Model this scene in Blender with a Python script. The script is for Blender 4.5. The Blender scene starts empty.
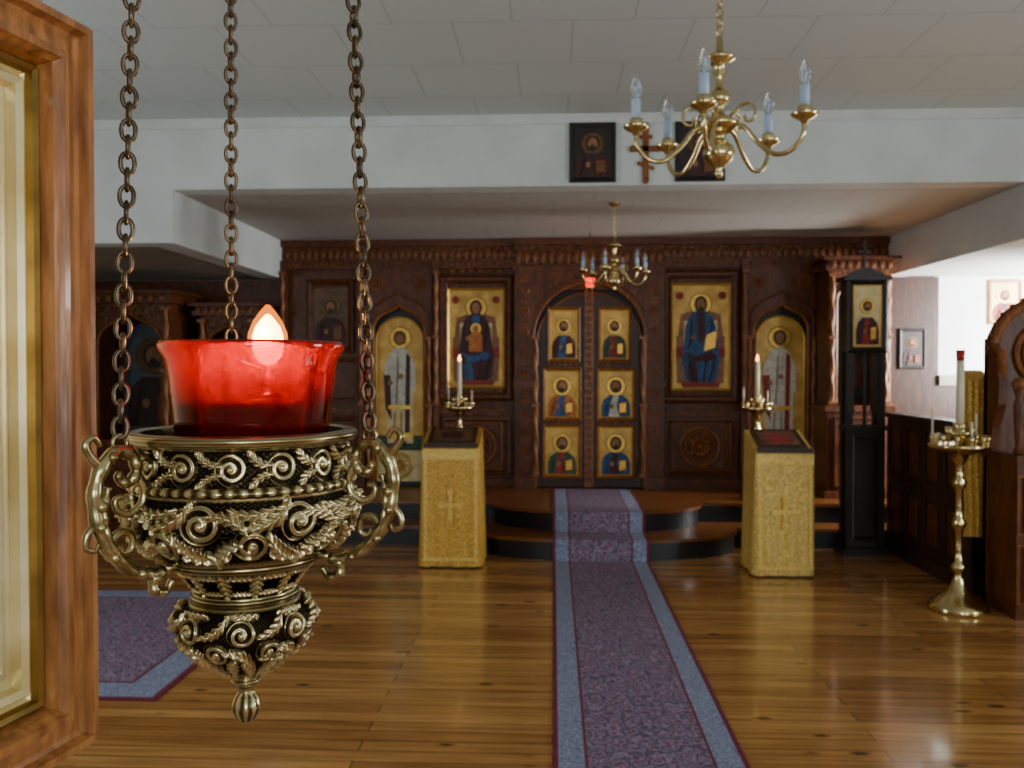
import bpy, math, random
import numpy as np
from mathutils import Vector, Matrix
import bmesh
random.seed(3)
pi=math.pi

# ------------------------------------------------------------------ materials
def L(h):
    h=h.lstrip('#'); o=[]
    for i in (0,2,4):
        c=int(h[i:i+2],16)/255
        o.append(c/12.92 if c<=.04045 else ((c+.055)/1.055)**2.4)
    return (o[0],o[1],o[2],1)
MC={}
def newmat(name):
    m=bpy.data.materials.new(name); m.use_nodes=True
    nt=m.node_tree; bs=nt.nodes['Principled BSDF']
    return m,nt,bs
def tc(nt,scale=(1,1,1),kind='Object'):
    t=nt.nodes.new('ShaderNodeTexCoord'); mp=nt.nodes.new('ShaderNodeMapping')
    mp.inputs['Scale'].default_value=scale
    nt.links.new(t.outputs[kind],mp.inputs['Vector']); return mp.outputs['Vector']
def mat(name,c1,c2=None,rough=.5,metal=0,sc=20,stretch=(1,1,1),bump=0,bsc=None,coat=0,vor=False,spec=.5):
    if name in MC: return MC[name]
    m,nt,bs=newmat(name)
    c2=c2 or c1
    v=tc(nt,stretch)
    n=nt.nodes.new('ShaderNodeTexNoise'); n.inputs['Scale'].default_value=sc; n.inputs['Detail'].default_value=6
    nt.links.new(v,n.inputs['Vector'])
    r=nt.nodes.new('ShaderNodeValToRGB')
    r.color_ramp.elements[0].position=.35; r.color_ramp.elements[1].position=.65
    r.color_ramp.elements[0].color=L(c1); r.color_ramp.elements[1].color=L(c2)
    nt.links.new(n.outputs['Fac'],r.inputs['Fac']); nt.links.new(r.outputs['Color'],bs.inputs['Base Color'])
    bs.inputs['Roughness'].default_value=rough; bs.inputs['Metallic'].default_value=metal
    bs.inputs['Coat Weight'].default_value=coat; bs.inputs['Specular IOR Level'].default_value=spec
    if bump:
        bp=nt.nodes.new('ShaderNodeBump'); bp.inputs['Strength'].default_value=bump; bp.inputs['Distance'].default_value=.01
        if vor:
            vv=nt.nodes.new('ShaderNodeTexVoronoi'); vv.inputs['Scale'].default_value=bsc or 30
            vv.feature='SMOOTH_F1'
            v2=tc(nt,(1,1,1)); nt.links.new(v2,vv.inputs['Vector']); nt.links.new(vv.outputs['Distance'],bp.inputs['Height'])
        else:
            n2=nt.nodes.new('ShaderNodeTexNoise'); n2.inputs['Scale'].default_value=bsc or sc; nt.links.new(v,n2.inputs['Vector'])
            nt.links.new(n2.outputs['Fac'],bp.inputs['Height'])
        nt.links.new(bp.outputs['Normal'],bs.inputs['Normal'])
    MC[name]=m; return m
def emis(name,c,s):
    if name in MC: return MC[name]
    m,nt,bs=newmat(name)
    bs.inputs['Base Color'].default_value=L(c); bs.inputs['Emission Color'].default_value=L(c); bs.inputs['Emission Strength'].default_value=s
    MC[name]=m; return m

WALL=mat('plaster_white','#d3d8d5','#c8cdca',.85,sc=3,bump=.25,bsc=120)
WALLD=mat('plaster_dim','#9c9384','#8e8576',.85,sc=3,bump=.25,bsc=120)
WOOD=mat('carved_walnut','#6a3614','#41200b',.42,sc=9,stretch=(4,4,1),bump=.15,spec=.35)
WOODC=mat('carved_walnut_relief','#714017','#41200b',.4,sc=30,bump=1.0,bsc=38,vor=True,spec=.35)
WOODL=mat('walnut_light','#935624','#683812',.38,sc=12,stretch=(4,4,1),bump=.1,spec=.4)
WOODD=mat('dark_oak','#3e210f','#291408',.4,sc=8,stretch=(5,5,1),bump=.15,spec=.4)
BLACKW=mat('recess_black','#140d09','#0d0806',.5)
OAK=mat('oak_frame','#b2763e','#7c4a22',.33,sc=14,stretch=(6,6,1),bump=.12,coat=.3)
GOLD=mat('gilding','#dcae50','#c4963a',.34,.6,sc=25,bump=.1)
GOLDI=mat('icon_gold_ground','#d0a852','#b28638',.42,.3,sc=8)
PALEG=mat('pale_gilding','#f2e6ba','#d8c488',.22,.5,sc=12)
PALEP=mat('icon_pale_field','#f6efd0','#e6dbae',.4,.2,sc=6)
DIMG=mat('dark_gold_halo','#6c5026','#58401b',.5,.3)  # darker gold for the halos of the dark icons
CREAM=mat('icon_cream','#dccb96','#c8b274',.5,.1,sc=12)
SKIN=mat('icon_ochre_skin','#a06c40','#805230',.6)
BLUE=mat('icon_blue','#285a88','#193a60',.6,sc=30)
RED=mat('icon_red','#98261a','#6c1610',.6,sc=30)
MAROON=mat('icon_maroon','#4c161c','#30100f',.6,sc=30)
GREEN=mat('icon_green','#36563a','#243a28',.6,sc=30)
ORANGE=mat('icon_orange','#b86a28','#984c16',.6,sc=30)
WHITE=mat('icon_white','#d4cfbe','#b2ad9c',.6,sc=30)
BROWN=mat('icon_brown','#3d2415','#2a180e',.6)
DKIC=mat('icon_dark_ground','#281b13','#19110c',.5,sc=10)
BRASS=mat('polished_brass','#dccb98','#c2ac72',.17,1.0,sc=10)
BRASSD=mat('aged_brass','#a8874a','#7d6234',.32,1.0,sc=20)
WAX=mat('candle_wax','#e0d8bc','#d4caaa',.5)
TUBE=mat('candle_sleeve','#b4cae4','#a2bad6',.4)
RISER=mat('step_riser_paint','#121618','#0b0d0f',.4)
TREAD=mat('step_tread_wood','#7c4a1f','#5e3414',.3,sc=8,stretch=(1,6,6))
REDGL=mat('ruby_glass_small','#b0140f','#8f0c0a',.15)
CRIM=mat('rug_crimson','#741c32','#601528',.9,sc=60)

def clearbulb():
    m,nt,bs=newmat('clear_bulb'); bs.inputs['Base Color'].default_value=(.95,.97,1,1)
    bs.inputs['Roughness'].default_value=.03; bs.inputs['Transmission Weight'].default_value=.92; bs.inputs['IOR'].default_value=1.2; return m
BULB=clearbulb()

def floor_mat():
    m,nt,bs=newmat('pine_plank_floor')
    v=tc(nt,(1,1,1))
    br=nt.nodes.new('ShaderNodeTexBrick'); nt.links.new(v,br.inputs['Vector'])
    br.offset=.37; br.inputs['Scale'].default_value=1
    br.inputs['Brick Width'].default_value=2.1; br.inputs['Row Height'].default_value=.095
    br.inputs['Mortar Size'].default_value=.0022; br.inputs['Mortar Smooth'].default_value=.2
    br.inputs['Color1'].default_value=L('#d8a260'); br.inputs['Color2'].default_value=L('#a8743e'); br.inputs['Mortar'].default_value=L('#3c220e')
    n=nt.nodes.new('ShaderNodeTexNoise'); n.inputs['Scale'].default_value=2.0; n.inputs['Detail'].default_value=8; n.inputs['Roughness'].default_value=.65
    v2=tc(nt,(.8,14,1)); nt.links.new(v2,n.inputs['Vector'])
    r=nt.nodes.new('ShaderNodeValToRGB'); r.color_ramp.elements[0].position=.3; r.color_ramp.elements[1].position=.68
    r.color_ramp.elements[0].color=(.36,.28,.21,1); r.color_ramp.elements[1].color=(1.12,1.09,1.02,1)
    nt.links.new(n.outputs['Fac'],r.inputs['Fac'])
    mx=nt.nodes.new('ShaderNodeMix'); mx.data_type='RGBA'; mx.blend_type='MULTIPLY'; mx.inputs[0].default_value=.85
    nt.links.new(br.outputs['Color'],mx.inputs[6]); nt.links.new(r.outputs['Color'],mx.inputs[7])
    vo=nt.nodes.new('ShaderNodeTexVoronoi'); vo.inputs['Scale'].default_value=3.4; v3=tc(nt,(.8,2.0,1)); nt.links.new(v3,vo.inputs['Vector'])
    rk=nt.nodes.new('ShaderNodeValToRGB'); rk.color_ramp.elements[0].position=.06; rk.color_ramp.elements[1].position=.14
    rk.color_ramp.elements[0].color=(.14,.07,.035,1); rk.color_ramp.elements[1].color=(1,1,1,1)
    nt.links.new(vo.outputs['Distance'],rk.inputs['Fac'])
    mx2=nt.nodes.new('ShaderNodeMix'); mx2.data_type='RGBA'; mx2.blend_type='MULTIPLY'; mx2.inputs[0].default_value=.9
    nt.links.new(mx.outputs[2],mx2.inputs[6]); nt.links.new(rk.outputs['Color'],mx2.inputs[7])
    nt.links.new(mx2.outputs[2],bs.inputs['Base Color'])
    bs.inputs['Roughness'].default_value=.2; bs.inputs['Coat Weight'].default_value=.45; bs.inputs['Coat Roughness'].default_value=.09
    bp=nt.nodes.new('ShaderNodeBump'); bp.inputs['Strength'].default_value=.25; bp.inputs['Distance'].default_value=.004
    nt.links.new(br.outputs['Fac'],bp.inputs['Height']); bp.invert=True
    nt.links.new(bp.outputs['Normal'],bs.inputs['Normal'])
    return m
FLOOR=floor_mat()
def ceil_mat(name,c,cm):
    m,nt,bs=newmat(name)
    v=tc(nt,(1,1,1)); br=nt.nodes.new('ShaderNodeTexBrick'); nt.links.new(v,br.inputs['Vector'])
    br.offset=.5; br.inputs['Scale'].default_value=1; br.inputs['Brick Width'].default_value=.62; br.inputs['Row Height'].default_value=.61
    br.inputs['Mortar Size'].default_value=.007; br.inputs['Mortar Smooth'].default_value=.9
    br.inputs['Color1'].default_value=L(c); br.inputs['Color2'].default_value=L(c); br.inputs['Mortar'].default_value=L(cm)
    nt.links.new(br.outputs['Color'],bs.inputs['Base Color']); bs.inputs['Roughness'].default_value=.8
    n=nt.nodes.new('ShaderNodeTexNoise'); n.inputs['Scale'].default_value=90; nt.links.new(v,n.inputs['Vector'])
    bp=nt.nodes.new('ShaderNodeBump'); bp.inputs['Strength'].default_value=.3; bp.inputs['Distance'].default_value=.003
    nt.links.new(n.outputs['Fac'],bp.inputs['Height']); nt.links.new(bp.outputs['Normal'],bs.inputs['Normal'])
    return m
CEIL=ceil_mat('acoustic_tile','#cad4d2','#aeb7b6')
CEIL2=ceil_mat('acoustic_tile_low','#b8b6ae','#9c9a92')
def pattern_mat(name,cols,scale,rough=.9,metal=0,bump=.2):
    m,nt,bs=newmat(name); v=tc(nt)
    vo=nt.nodes.new('ShaderNodeTexVoronoi'); vo.inputs['Scale'].default_value=scale; vo.feature='F1'; vo.inputs['Randomness'].default_value=.55
    nt.links.new(v,vo.inputs['Vector'])
    n=nt.nodes.new('ShaderNodeTexNoise'); n.inputs['Scale'].default_value=scale*2.2; n.inputs['Detail'].default_value=3; nt.links.new(v,n.inputs['Vector'])
    ad=nt.nodes.new('ShaderNodeMath'); ad.operation='ADD'; nt.links.new(vo.outputs['Distance'],ad.inputs[0]); nt.links.new(n.outputs['Fac'],ad.inputs[1])
    ml=nt.nodes.new('ShaderNodeMath'); ml.operation='MULTIPLY'; ml.inputs[1].default_value=.85; nt.links.new(ad.outputs[0],ml.inputs[0])
    r=nt.nodes.new('ShaderNodeValToRGB'); r.color_ramp.interpolation='LINEAR'
    e=r.color_ramp.elements; k=len(cols)
    e[0].position=.4; e[0].color=L(cols[0]); e[1].position=1.0; e[1].color=L(cols[-1])
    for i in range(1,k-1):
        x=e.new(.4+.6*i/(k-1)); x.color=L(cols[i])
    nt.links.new(ml.outputs[0],r.inputs['Fac']); nt.links.new(r.outputs['Color'],bs.inputs['Base Color'])
    bs.inputs['Roughness'].default_value=rough; bs.inputs['Metallic'].default_value=metal
    bp=nt.nodes.new('ShaderNodeBump'); bp.inputs['Strength'].default_value=bump; bp.inputs['Distance'].default_value=.004
    nt.links.new(ml.outputs[0],bp.inputs['Height']); nt.links.new(bp.outputs['Normal'],bs.inputs['Normal'])
    return m
RUGC=pattern_mat('rug_mauve_field',['#b4a2ae','#564052','#7a4a60','#93849a','#402f46','#7e6a80'],15)
RUGB=pattern_mat('rug_blue_border',['#9ca4b8','#787f98','#8e94a8','#5c6280','#9299b0'],26)
BROC=pattern_mat('gold_brocade',['#d8a43c','#ae7e26','#e2b250','#a4741e','#dcac46'],26,.45,.15)
BROCW=pattern_mat('pale_gold_brocade',['#e4c062','#b89038','#eacc7c','#b28a2c','#e2c064'],26,.45,.15)
GALLOON=mat('galloon_trim','#e8c66c','#c89e40',.42,.25,sc=60)

# ------------------------------------------------------------------ mesh builder
class B:
    def __init__(s): s.v=[];s.f=[];s.m=[];s.s=[];s.mats=[]
    def mi(s,m):
        if m not in s.mats: s.mats.append(m)
        return s.mats.index(m)
    def add(s,vs,fs,m,sm=False):
        o=len(s.v); s.v+=[tuple(map(float,p)) for p in vs]; k=s.mi(m)
        for f in fs: s.f.append(tuple(i+o for i in f)); s.m.append(k); s.s.append(sm)
    def box(s,x0,x1,y0,y1,z0,z1,m):
        s.add([(x0,y0,z0),(x1,y0,z0),(x1,y1,z0),(x0,y1,z0),(x0,y0,z1),(x1,y0,z1),(x1,y1,z1),(x0,y1,z1)],
              [(0,3,2,1),(4,5,6,7),(0,1,5,4),(1,2,6,5),(2,3,7,6),(3,0,4,7)],m)
    def prism(s,p,y0,y1,m,sm=False):
        n=len(p); s.add([(x,y0,z) for x,z in p]+[(x,y1,z) for x,z in p],
            [tuple(range(n)),tuple(range(2*n-1,n-1,-1))]+[(i,(i+1)%n,(i+1)%n+n,i+n) for i in range(n)],m,sm)
    def prismx(s,p,x0,x1,m):
        n=len(p); s.add([(x0,y,z) for y,z in p]+[(x1,y,z) for y,z in p],
            [tuple(range(n)),tuple(range(2*n-1,n-1,-1))]+[(i,(i+1)%n,(i+1)%n+n,i+n) for i in range(n)],m)
    def prismz(s,p,z0,z1,mt,ms):
        n=len(p); vs=[(x,y,z0) for x,y in p]+[(x,y,z1) for x,y in p]
        s.add(vs,[tuple(range(n,2*n)),tuple(range(n-1,-1,-1))],mt)
        s.add(vs,[(i,(i+1)%n,(i+1)%n+n,i+n) for i in range(n)],ms)
    def lathe(s,prof,c,m,seg=24,k=1.0,sm=True,mod=None):
        vs=[];fs=[];n=len(prof)
        for r,z in prof:
            for j in range(seg):
                a=2*pi*j/seg; rr=r*(mod(a,z) if mod else 1)
                vs.append((c[0]+rr*k*math.cos(a),c[1]+rr*k*math.sin(a),c[2]+z*k))
        for i in range(n-1):
            for j in range(seg):
                fs.append((i*seg+j,i*seg+(j+1)%seg,(i+1)*seg+(j+1)%seg,(i+1)*seg+j))
        fs.append(tuple(range(seg-1,-1,-1))); fs.append(tuple((n-1)*seg+j for j in range(seg)))
        s.add(vs,fs,m,sm)
    def tube(s,pts,r,m,seg=8,closed=False,sm=True):
        P=[Vector(p) for p in pts]; n=len(P)
        R=r if isinstance(r,(list,tuple)) else [r]*n
        vs=[];fs=[]; up=None
        for i in range(n):
            if closed: t=(P[(i+1)%n]-P[i-1])
            else: t=P[min(i+1,n-1)]-P[max(i-1,0)]
            t.normalize()
            if up is None:
                a=Vector((0,0,1)) if abs(t.z)<.9 else Vector((1,0,0)); up=t.cross(a).normalized()
            up=(up-t*up.dot(t)).normalized(); w=t.cross(up)
            for j in range(seg):
                a=2*pi*j/seg; q=P[i]+(up*math.cos(a)+w*math.sin(a))*R[i]; vs.append(q)
        for i in range(n if closed else n-1):
            i2=(i+1)%n
            for j in range(seg): fs.append((i*seg+j,i*seg+(j+1)%seg,i2*seg+(j+1)%seg,i2*seg+j))
        if not closed: fs.append(tuple(range(seg-1,-1,-1))); fs.append(tuple((n-1)*seg+j for j in range(seg)))
        s.add(vs,fs,m,sm)
    def sph(s,c,r,m,seg=14,rings=8,sc=(1,1,1)):
        vs=[(c[0],c[1],c[2]-r*sc[2])];fs=[]
        for i in range(1,rings):
            t=pi*i/rings
            for j in range(seg):
                a=2*pi*j/seg; vs.append((c[0]+r*sc[0]*math.sin(t)*math.cos(a),c[1]+r*sc[1]*math.sin(t)*math.sin(a),c[2]-r*sc[2]*math.cos(t)))
        vs.append((c[0],c[1],c[2]+r*sc[2])); q=len(vs)-1
        for j in range(seg):
            fs.append((0,1+(j+1)%seg,1+j)); fs.append((q,1+(rings-2)*seg+j,1+(rings-2)*seg+(j+1)%seg))
        for i in range(rings-2):
            for j in range(seg): fs.append((1+i*seg+j,1+i*seg+(j+1)%seg,1+(i+1)*seg+(j+1)%seg,1+(i+1)*seg+j))
        s.add(vs,fs,m,True)
    def ring(s,c,R,r,m,seg=24,rs=6):   # torus in the XZ plane
        s.tube([(c[0]+R*math.cos(2*pi*i/seg),c[1],c[2]+R*math.sin(2*pi*i/seg)) for i in range(seg)],r,m,rs,True)
    def frame(s,x0,x1,z0,z1,y,prof,m,sg=-1):  # mitred moulding; prof=(inset,height toward sg*Y)
        vs=[];fs=[]
        for a,h in prof:
            yy=y+sg*h; vs+=[(x0+a,yy,z0+a),(x1-a,yy,z0+a),(x1-a,yy,z1-a),(x0+a,yy,z1-a)]
        for i in range(len(prof)-1):
            for j in range(4): fs.append((i*4+j,i*4+(j+1)%4,(i+1)*4+(j+1)%4,(i+1)*4+j))
        s.add(vs,fs,m)
    def build(s,name,bevel=0,parent=None,origin=None,norm=True):
        me=bpy.data.meshes.new(name); V=np.array(s.v)
        if origin is None:
            mn=V.min(0);mx=V.max(0); origin=((mn[0]+mx[0])/2,(mn[1]+mx[1])/2,mn[2])
        o=np.array(origin)
        me.from_pydata((V-o).tolist(),[],s.f)
        for m in s.mats: me.materials.append(m)
        me.polygons.foreach_set('material_index',s.m); me.polygons.foreach_set('use_smooth',s.s); me.update()
        if norm:
            bm=bmesh.new(); bm.from_mesh(me); bmesh.ops.recalc_face_normals(bm,faces=bm.faces); bm.to_mesh(me); bm.free()
        ob=bpy.data.objects.new(name,me); bpy.context.scene.collection.objects.link(ob)
        if parent: ob.parent=parent; ob.location=Vector(origin)-parent.location
        else: ob.location=origin
        if bevel:
            md=ob.modifiers.new('bevel','BEVEL'); md.width=bevel; md.segments=2; md.limit_method='ANGLE'; md.angle_limit=.7
        return ob
def empty(name,loc):
    e=bpy.data.objects.new(name,None); e.location=loc; e.empty_display_size=.1; bpy.context.scene.collection.objects.link(e); return e
def circ(cx,cz,rx,rz=None,n=24):
    rz=rz or rx; return [(cx+rx*math.cos(2*pi*i/n),cz+rz*math.sin(2*pi*i/n)) for i in range(n)]
def smoothpts(P,n=6):
    out=[]
    for i in range(len(P)-1):
        p0=Vector(P[max(i-1,0)]);p1=Vector(P[i]);p2=Vector(P[i+1]);p3=Vector(P[min(i+2,len(P)-1)])
        for k in range(n):
            t=k/n; out.append(.5*((2*p1)+(-p0+p2)*t+(2*p0-5*p1+4*p2-p3)*t*t+(-p0+3*p1-3*p2+p3)*t**3))
    out.append(Vector(P[-1])); return out

# ------------------------------------------------------------------ icon painting (flat relief layers)
def icon(b,cx,z0,w,h,y,kind='bust',robe=MAROON,inner=BLUE,ground=GOLDI,top='flat',hair=BROWN,skin=SKIN,halo=GOLD,child=False,seat=WOODL,stole=None):
    d=.0025
    X=lambda u: cx+u*w
    Z=lambda v: z0+v*h
    if top=='flat': b.prism([(X(-.5),Z(0)),(X(.5),Z(0)),(X(.5),Z(1)),(X(-.5),Z(1))],y-.006,y,ground)
    else: b.prism(arch_pts(cx,w/2,z0,z0+h,top),y-.006,y,ground)
    y-=.006
    def lay(p,m):
        nonlocal y
        b.prism(p,y-d,y,m); y-=d
    def P(*q): return [(X(u),Z(v)) for u,v in q]
    def fold(u0,v0,u1,v1,m,t=.008):
        b.tube([(X(u0),y,Z(v0)),(X((u0+u1)/2)+.01*w,y-.001,Z((v0+v1)/2)),(X(u1),y,Z(v1))],t*w*1.4,m,4)
    if kind=='bust':
        r=.29*w; hz=Z(.67)
        lay(circ(cx,hz,r*1.06),BROWN); lay(circ(cx,hz,r),halo)
        lay(P((-.44,.02),(-.44,.25),(-.38,.38),(-.2,.48),(.2,.48),(.38,.38),(.44,.25),(.44,.02)),robe)
        lay(P((-.22,.02),(-.16,.3),(-.08,.47),(.1,.47),(.02,.25),(.12,.02)),inner)
        fold(-.36,.04,-.2,.42,BROWN); fold(.2,.04,.3,.4,BROWN); fold(-.3,.04,-.24,.3,BROWN)
        lay(circ(cx,hz,r*.62,r*.72),hair); lay(circ(cx,hz-.04*r,r*.42,r*.56),skin)
        lay(circ(cx,hz-.42*r,r*.28,r*.3),hair)
        lay(P((.08,.08),(.34,.1),(.34,.34),(.08,.32)),RED if robe is not RED else GOLD); lay(P((.11,.1),(.31,.12),(.31,.32),(.11,.3)),halo)
        lay(circ(X(-.12),Z(.24),.06*w,.08*w),skin)
    elif kind=='throne':
        lay(P((-.42,.05),(-.44,.5),(-.4,.52),(-.36,.72),(0,.78),(.36,.72),(.4,.52),(.44,.5),(.42,.05)),seat)
        lay(P((-.3,.3),(-.3,.66),(.3,.66),(.3,.3)),CREAM)
        lay(P((-.44,.3),(-.44,.4),(.44,.4),(.44,.3)),RED)
        r=.19*w; hz=Z(.82)
        lay(circ(cx,hz,r*1.07),BROWN); lay(circ(cx,hz,r),halo)
        lay(P((-.26,.08),(-.33,.3),(-.3,.42),(-.27,.6),(-.2,.7),(-.08,.76),(.08,.76),(.2,.7),(.27,.6),(.3,.42),(.35,.3),(.28,.08),(.1,.04),(-.1,.04)),robe)
        lay(P((-.2,.06),(-.24,.2),(-.16,.3),(-.06,.2),(-.04,.06)),inner)
        lay(P((-.05,.5),(-.07,.74),(.07,.74),(.08,.5),(.0,.42)),inner)
        lay(P((-.3,.36),(-.1,.31),(.2,.36),(.3,.31),(.18,.27),(-.1,.25)),inner)
        for q in ((-.12,.06,-.22,.3),(.05,.06,.1,.3),(.16,.07,.26,.32),(-.2,.4,-.16,.66),(.16,.42,.2,.66)): fold(*q,BROWN)
        lay(circ(cx,hz,r*.6,r*.75),robe if child else hair); lay(circ(cx,hz-.06*r,r*.38,r*.54),skin)
        if child:
            lay(circ(X(.0),Z(.6),.1*w),GOLD); lay(P((-.13,.36),(-.12,.54),(0,.58),(.12,.54),(.13,.36)),ORANGE); lay(circ(X(.0),Z(.6),.055*w,.065*w),skin)
        else:
            lay(circ(cx,hz-.5*r,r*.24,r*.26),hair); lay(P((.06,.36),(.26,.4),(.28,.56),(.1,.52)),GOLD)
        lay(circ(X(-.14),Z(.5),.045*w),skin)
        lay(P((-.32,.01),(.32,.01),(.36,.06),(-.36,.06)),RED)
        for sx in (-1,1): lay(circ(X(sx*.38),Z(.9),.07*w),RED)
    else:
        st=stole or robe
        r=.22*w; hz=Z(.84)
        lay(P((-.46,.0),(-.46,.1),(.46,.1),(.46,.0)),GREEN)
        lay(circ(cx,hz,r*1.07),BROWN); lay(circ(cx,hz,r),halo)
        lay(P((-.26,.04),(-.3,.3),(-.3,.4),(-.33,.42),(-.33,.62),(-.2,.73),(-.07,.77),(.07,.77),(.2,.73),(.33,.62),(.33,.44),(.28,.42),(.28,.04)),inner)
        lay(P((-.33,.42),(-.33,.62),(-.2,.73),(-.06,.77),(.06,.77),(.2,.73),(.33,.62),(.33,.46),(.24,.46),(.24,.3),(-.24,.3),(-.24,.42)),robe)
        lay(P((.1,.1),(.13,.73),(.22,.70),(.2,.1)),st)
        lay(P((-.3,.3),(-.34,.56),(-.2,.56),(-.18,.22)),st)
        lay(P((-.26,.08),(.28,.08),(.28,.12),(-.26,.12)),GOLD); lay(P((-.24,.3),(.24,.3),(.24,.33),(-.24,.33)),GOLD)
        for q in ((-.14,.12,-.1,.28),(.02,.12,.03,.28),(-.08,.34,-.04,.7)): fold(*q,BROWN,.006)
        lay(circ(cx,hz,r*.58,r*.7),hair); lay(circ(cx,hz-.05*r,r*.4,r*.52),skin)
        lay(circ(X(.02),Z(.55),.05*w),skin); lay(circ(X(-.2),Z(.5),.05*w),skin)
        lay(P((-.06,.02),(.0,.02),(.0,.06),(-.08,.06)),BROWN); lay(P((.06,.02),(.14,.02),(.12,.06),(.06,.06)),BROWN)
    return y
def arch_pts(cx,hw,z0,z1,style='round',n=18):
    P=[(cx-hw,z0)]
    if style=='round':
        zc=z1-hw
        for i in range(n+1):
            a=pi-pi*i/n; P.append((cx+hw*math.cos(a),zc+hw*math.sin(a)))
    else: # ogee / keel
        hh=hw*1.05; zc=z1-hh
        L1=[(-1,0),(-.99,.18),(-.92,.38),(-.78,.55),(-.58,.68),(-.36,.77),(-.18,.85),(-.07,.92),(0,1)]
        for u,v in L1: P.append((cx+u*hw,zc+v*hh))
        for u,v in L1[-2::-1]: P.append((cx-u*hw,zc+v*hh))
    P.append((cx+hw,z0)); return P
def surround(b,x0,x1,z0,z1,ap,y0,y1,m):
    b.prism([(x0,z0),(x0,z1),(x1,z1),(x1,z0)]+ap[::-1],y0,y1,m)
def twistcol(b,x,y,z0,z1,r,m,turns=5,seg=16):
    n=60;vs=[];fs=[]
    for i in range(n+1):
        z=z0+(z1-z0)*i/n
        for j in range(seg):
            a=2*pi*j/seg; rr=r*(1+.22*math.sin(2*a+turns*2*pi*i/n)); vs.append((x+rr*math.cos(a),y+rr*math.sin(a),z))
    for i in range(n):
        for j in range(seg): fs.append((i*seg+j,i*seg+(j+1)%seg,(i+1)*seg+(j+1)%seg,(i+1)*seg+j))
    b.add(vs,fs,m,True)
    for z in (z0,z1-.03,(z0+z1)/2): b.box(x-r*1.5,x+r*1.5,y-r*1.5,y+r*1.2,z,z+.03,m)
def leafrow(b,x0,x1,z0,z1,y,m,n):
    w=(x1-x0)/n
    for i in range(n):
        c=x0+w*(i+.5)
        for a in (-.75,-.38,0,.38,.75):
            l=(z1-z0)*(.95-.25*abs(a)); dx=math.sin(a)*w*.45; 
            b.tube([(c,y,z0),(c+dx*.6,y-.012,z0+l*.5),(c+dx,y-.004,z0+l)],[.004,w*.075,.003],m,5)
def rosette(b,cx,y,cz,R,m,pet=8):
    b.ring((cx,y,cz),R,R*.1,m); b.ring((cx,y,cz),R*.78,R*.05,m)
    for i in range(pet):
        a=2*pi*i/pet; b.tube([(cx+math.cos(a)*R*.15,y,cz+math.sin(a)*R*.15),(cx+math.cos(a)*R*.42,y-.012,cz+math.sin(a)*R*.42),(cx+math.cos(a)*R*.68,y,cz+math.sin(a)*R*.68)],[R*.04,R*.14,R*.03],m,6)
    b.sph((cx,y,cz),R*.16,m,10,6,(1,.7,1))
def scrollrow(b,cx,z0,z1,y,w,m,n):
    h=(z1-z0)/n
    for i in range(n):
        sg=1 if i%2 else -1; zc=z0+h*(i+.5)
        P=[]
        for k in range(15):
            t=k/14*2.6*pi; r=w*.42*(1-k/17); P.append((cx+sg*r*math.cos(t),y,zc+r*math.sin(t)*h/w*.95))
        b.tube(P,w*.07,m,5)

# ------------------------------------------------------------------ room shell
XL,XR,YB,YF=-5.0,5.6,-3.2,8.85
b=B(); b.box(XL,XR,YB,YF,-.1,0,FLOOR); b.build('floor',origin=(0,0,0))
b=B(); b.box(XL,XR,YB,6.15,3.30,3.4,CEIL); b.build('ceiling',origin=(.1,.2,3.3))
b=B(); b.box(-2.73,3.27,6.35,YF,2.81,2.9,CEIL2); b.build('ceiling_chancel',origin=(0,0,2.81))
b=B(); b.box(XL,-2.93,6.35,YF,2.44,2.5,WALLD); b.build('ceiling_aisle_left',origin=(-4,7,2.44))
b=B(); b.box(3.47,XR,6.35,YF,2.44,2.5,WALL); b.build('ceiling_aisle_right',origin=(4,7,2.44))
b=B(); b.prism([(XL,2.43),(-2.73,2.43),(-2.73,2.81),(3.27,2.81),(3.27,2.43),(XR,2.43),(XR,3.3),(XL,3.3)],6.15,6.35,WALL); b.build('wall_cross_beam')
b=B(); b.box(-2.93,-2.73,6.35,YF-.01,2.43,2.81,WALL); b.build('wall_soffit_left')
b=B(); b.box(3.27,3.47,6.35,YF-.01,2.43,2.81,WALL); b.build('wall_soffit_right')
b=B(); b.prismx([(6.15,3.3),(6.15,3.24),(6.135,3.24),(6.12,3.27),(6.10,3.3)],XL,XR,WALL); b.build('trim_1')
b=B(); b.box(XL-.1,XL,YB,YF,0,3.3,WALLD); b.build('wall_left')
b=B(); b.box(XR,XR+.1,YB,YF,0,3.3,WALL); b.build('wall_right')
b=B(); b.box(XL,XR,YB-.1,YB,0,3.3,WALL); b.build('wall_rear')
b=B(); b.box(XL,XR,YF,YF+.1,0,3.3,WALL)
b.box(XL,-2.73,8.78,YF,0,2.43,WOOD)
for i in range(5):
    x=-5+i*.454
    b.frame(x+.03,x+.43,.1,1.1,8.78,[(0,0),(0,.02),(.03,.02),(.04,.0)],WOOD)
b.box(3.27,3.80,8.78,YF,0,2.43,WOODD); b.box(3.80,XR,8.78,YF,0,1.42,WOODD)
b.box(3.80,XR,8.74,YF,1.36,1.46,WALLD)
b.build('wall_far')

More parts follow.
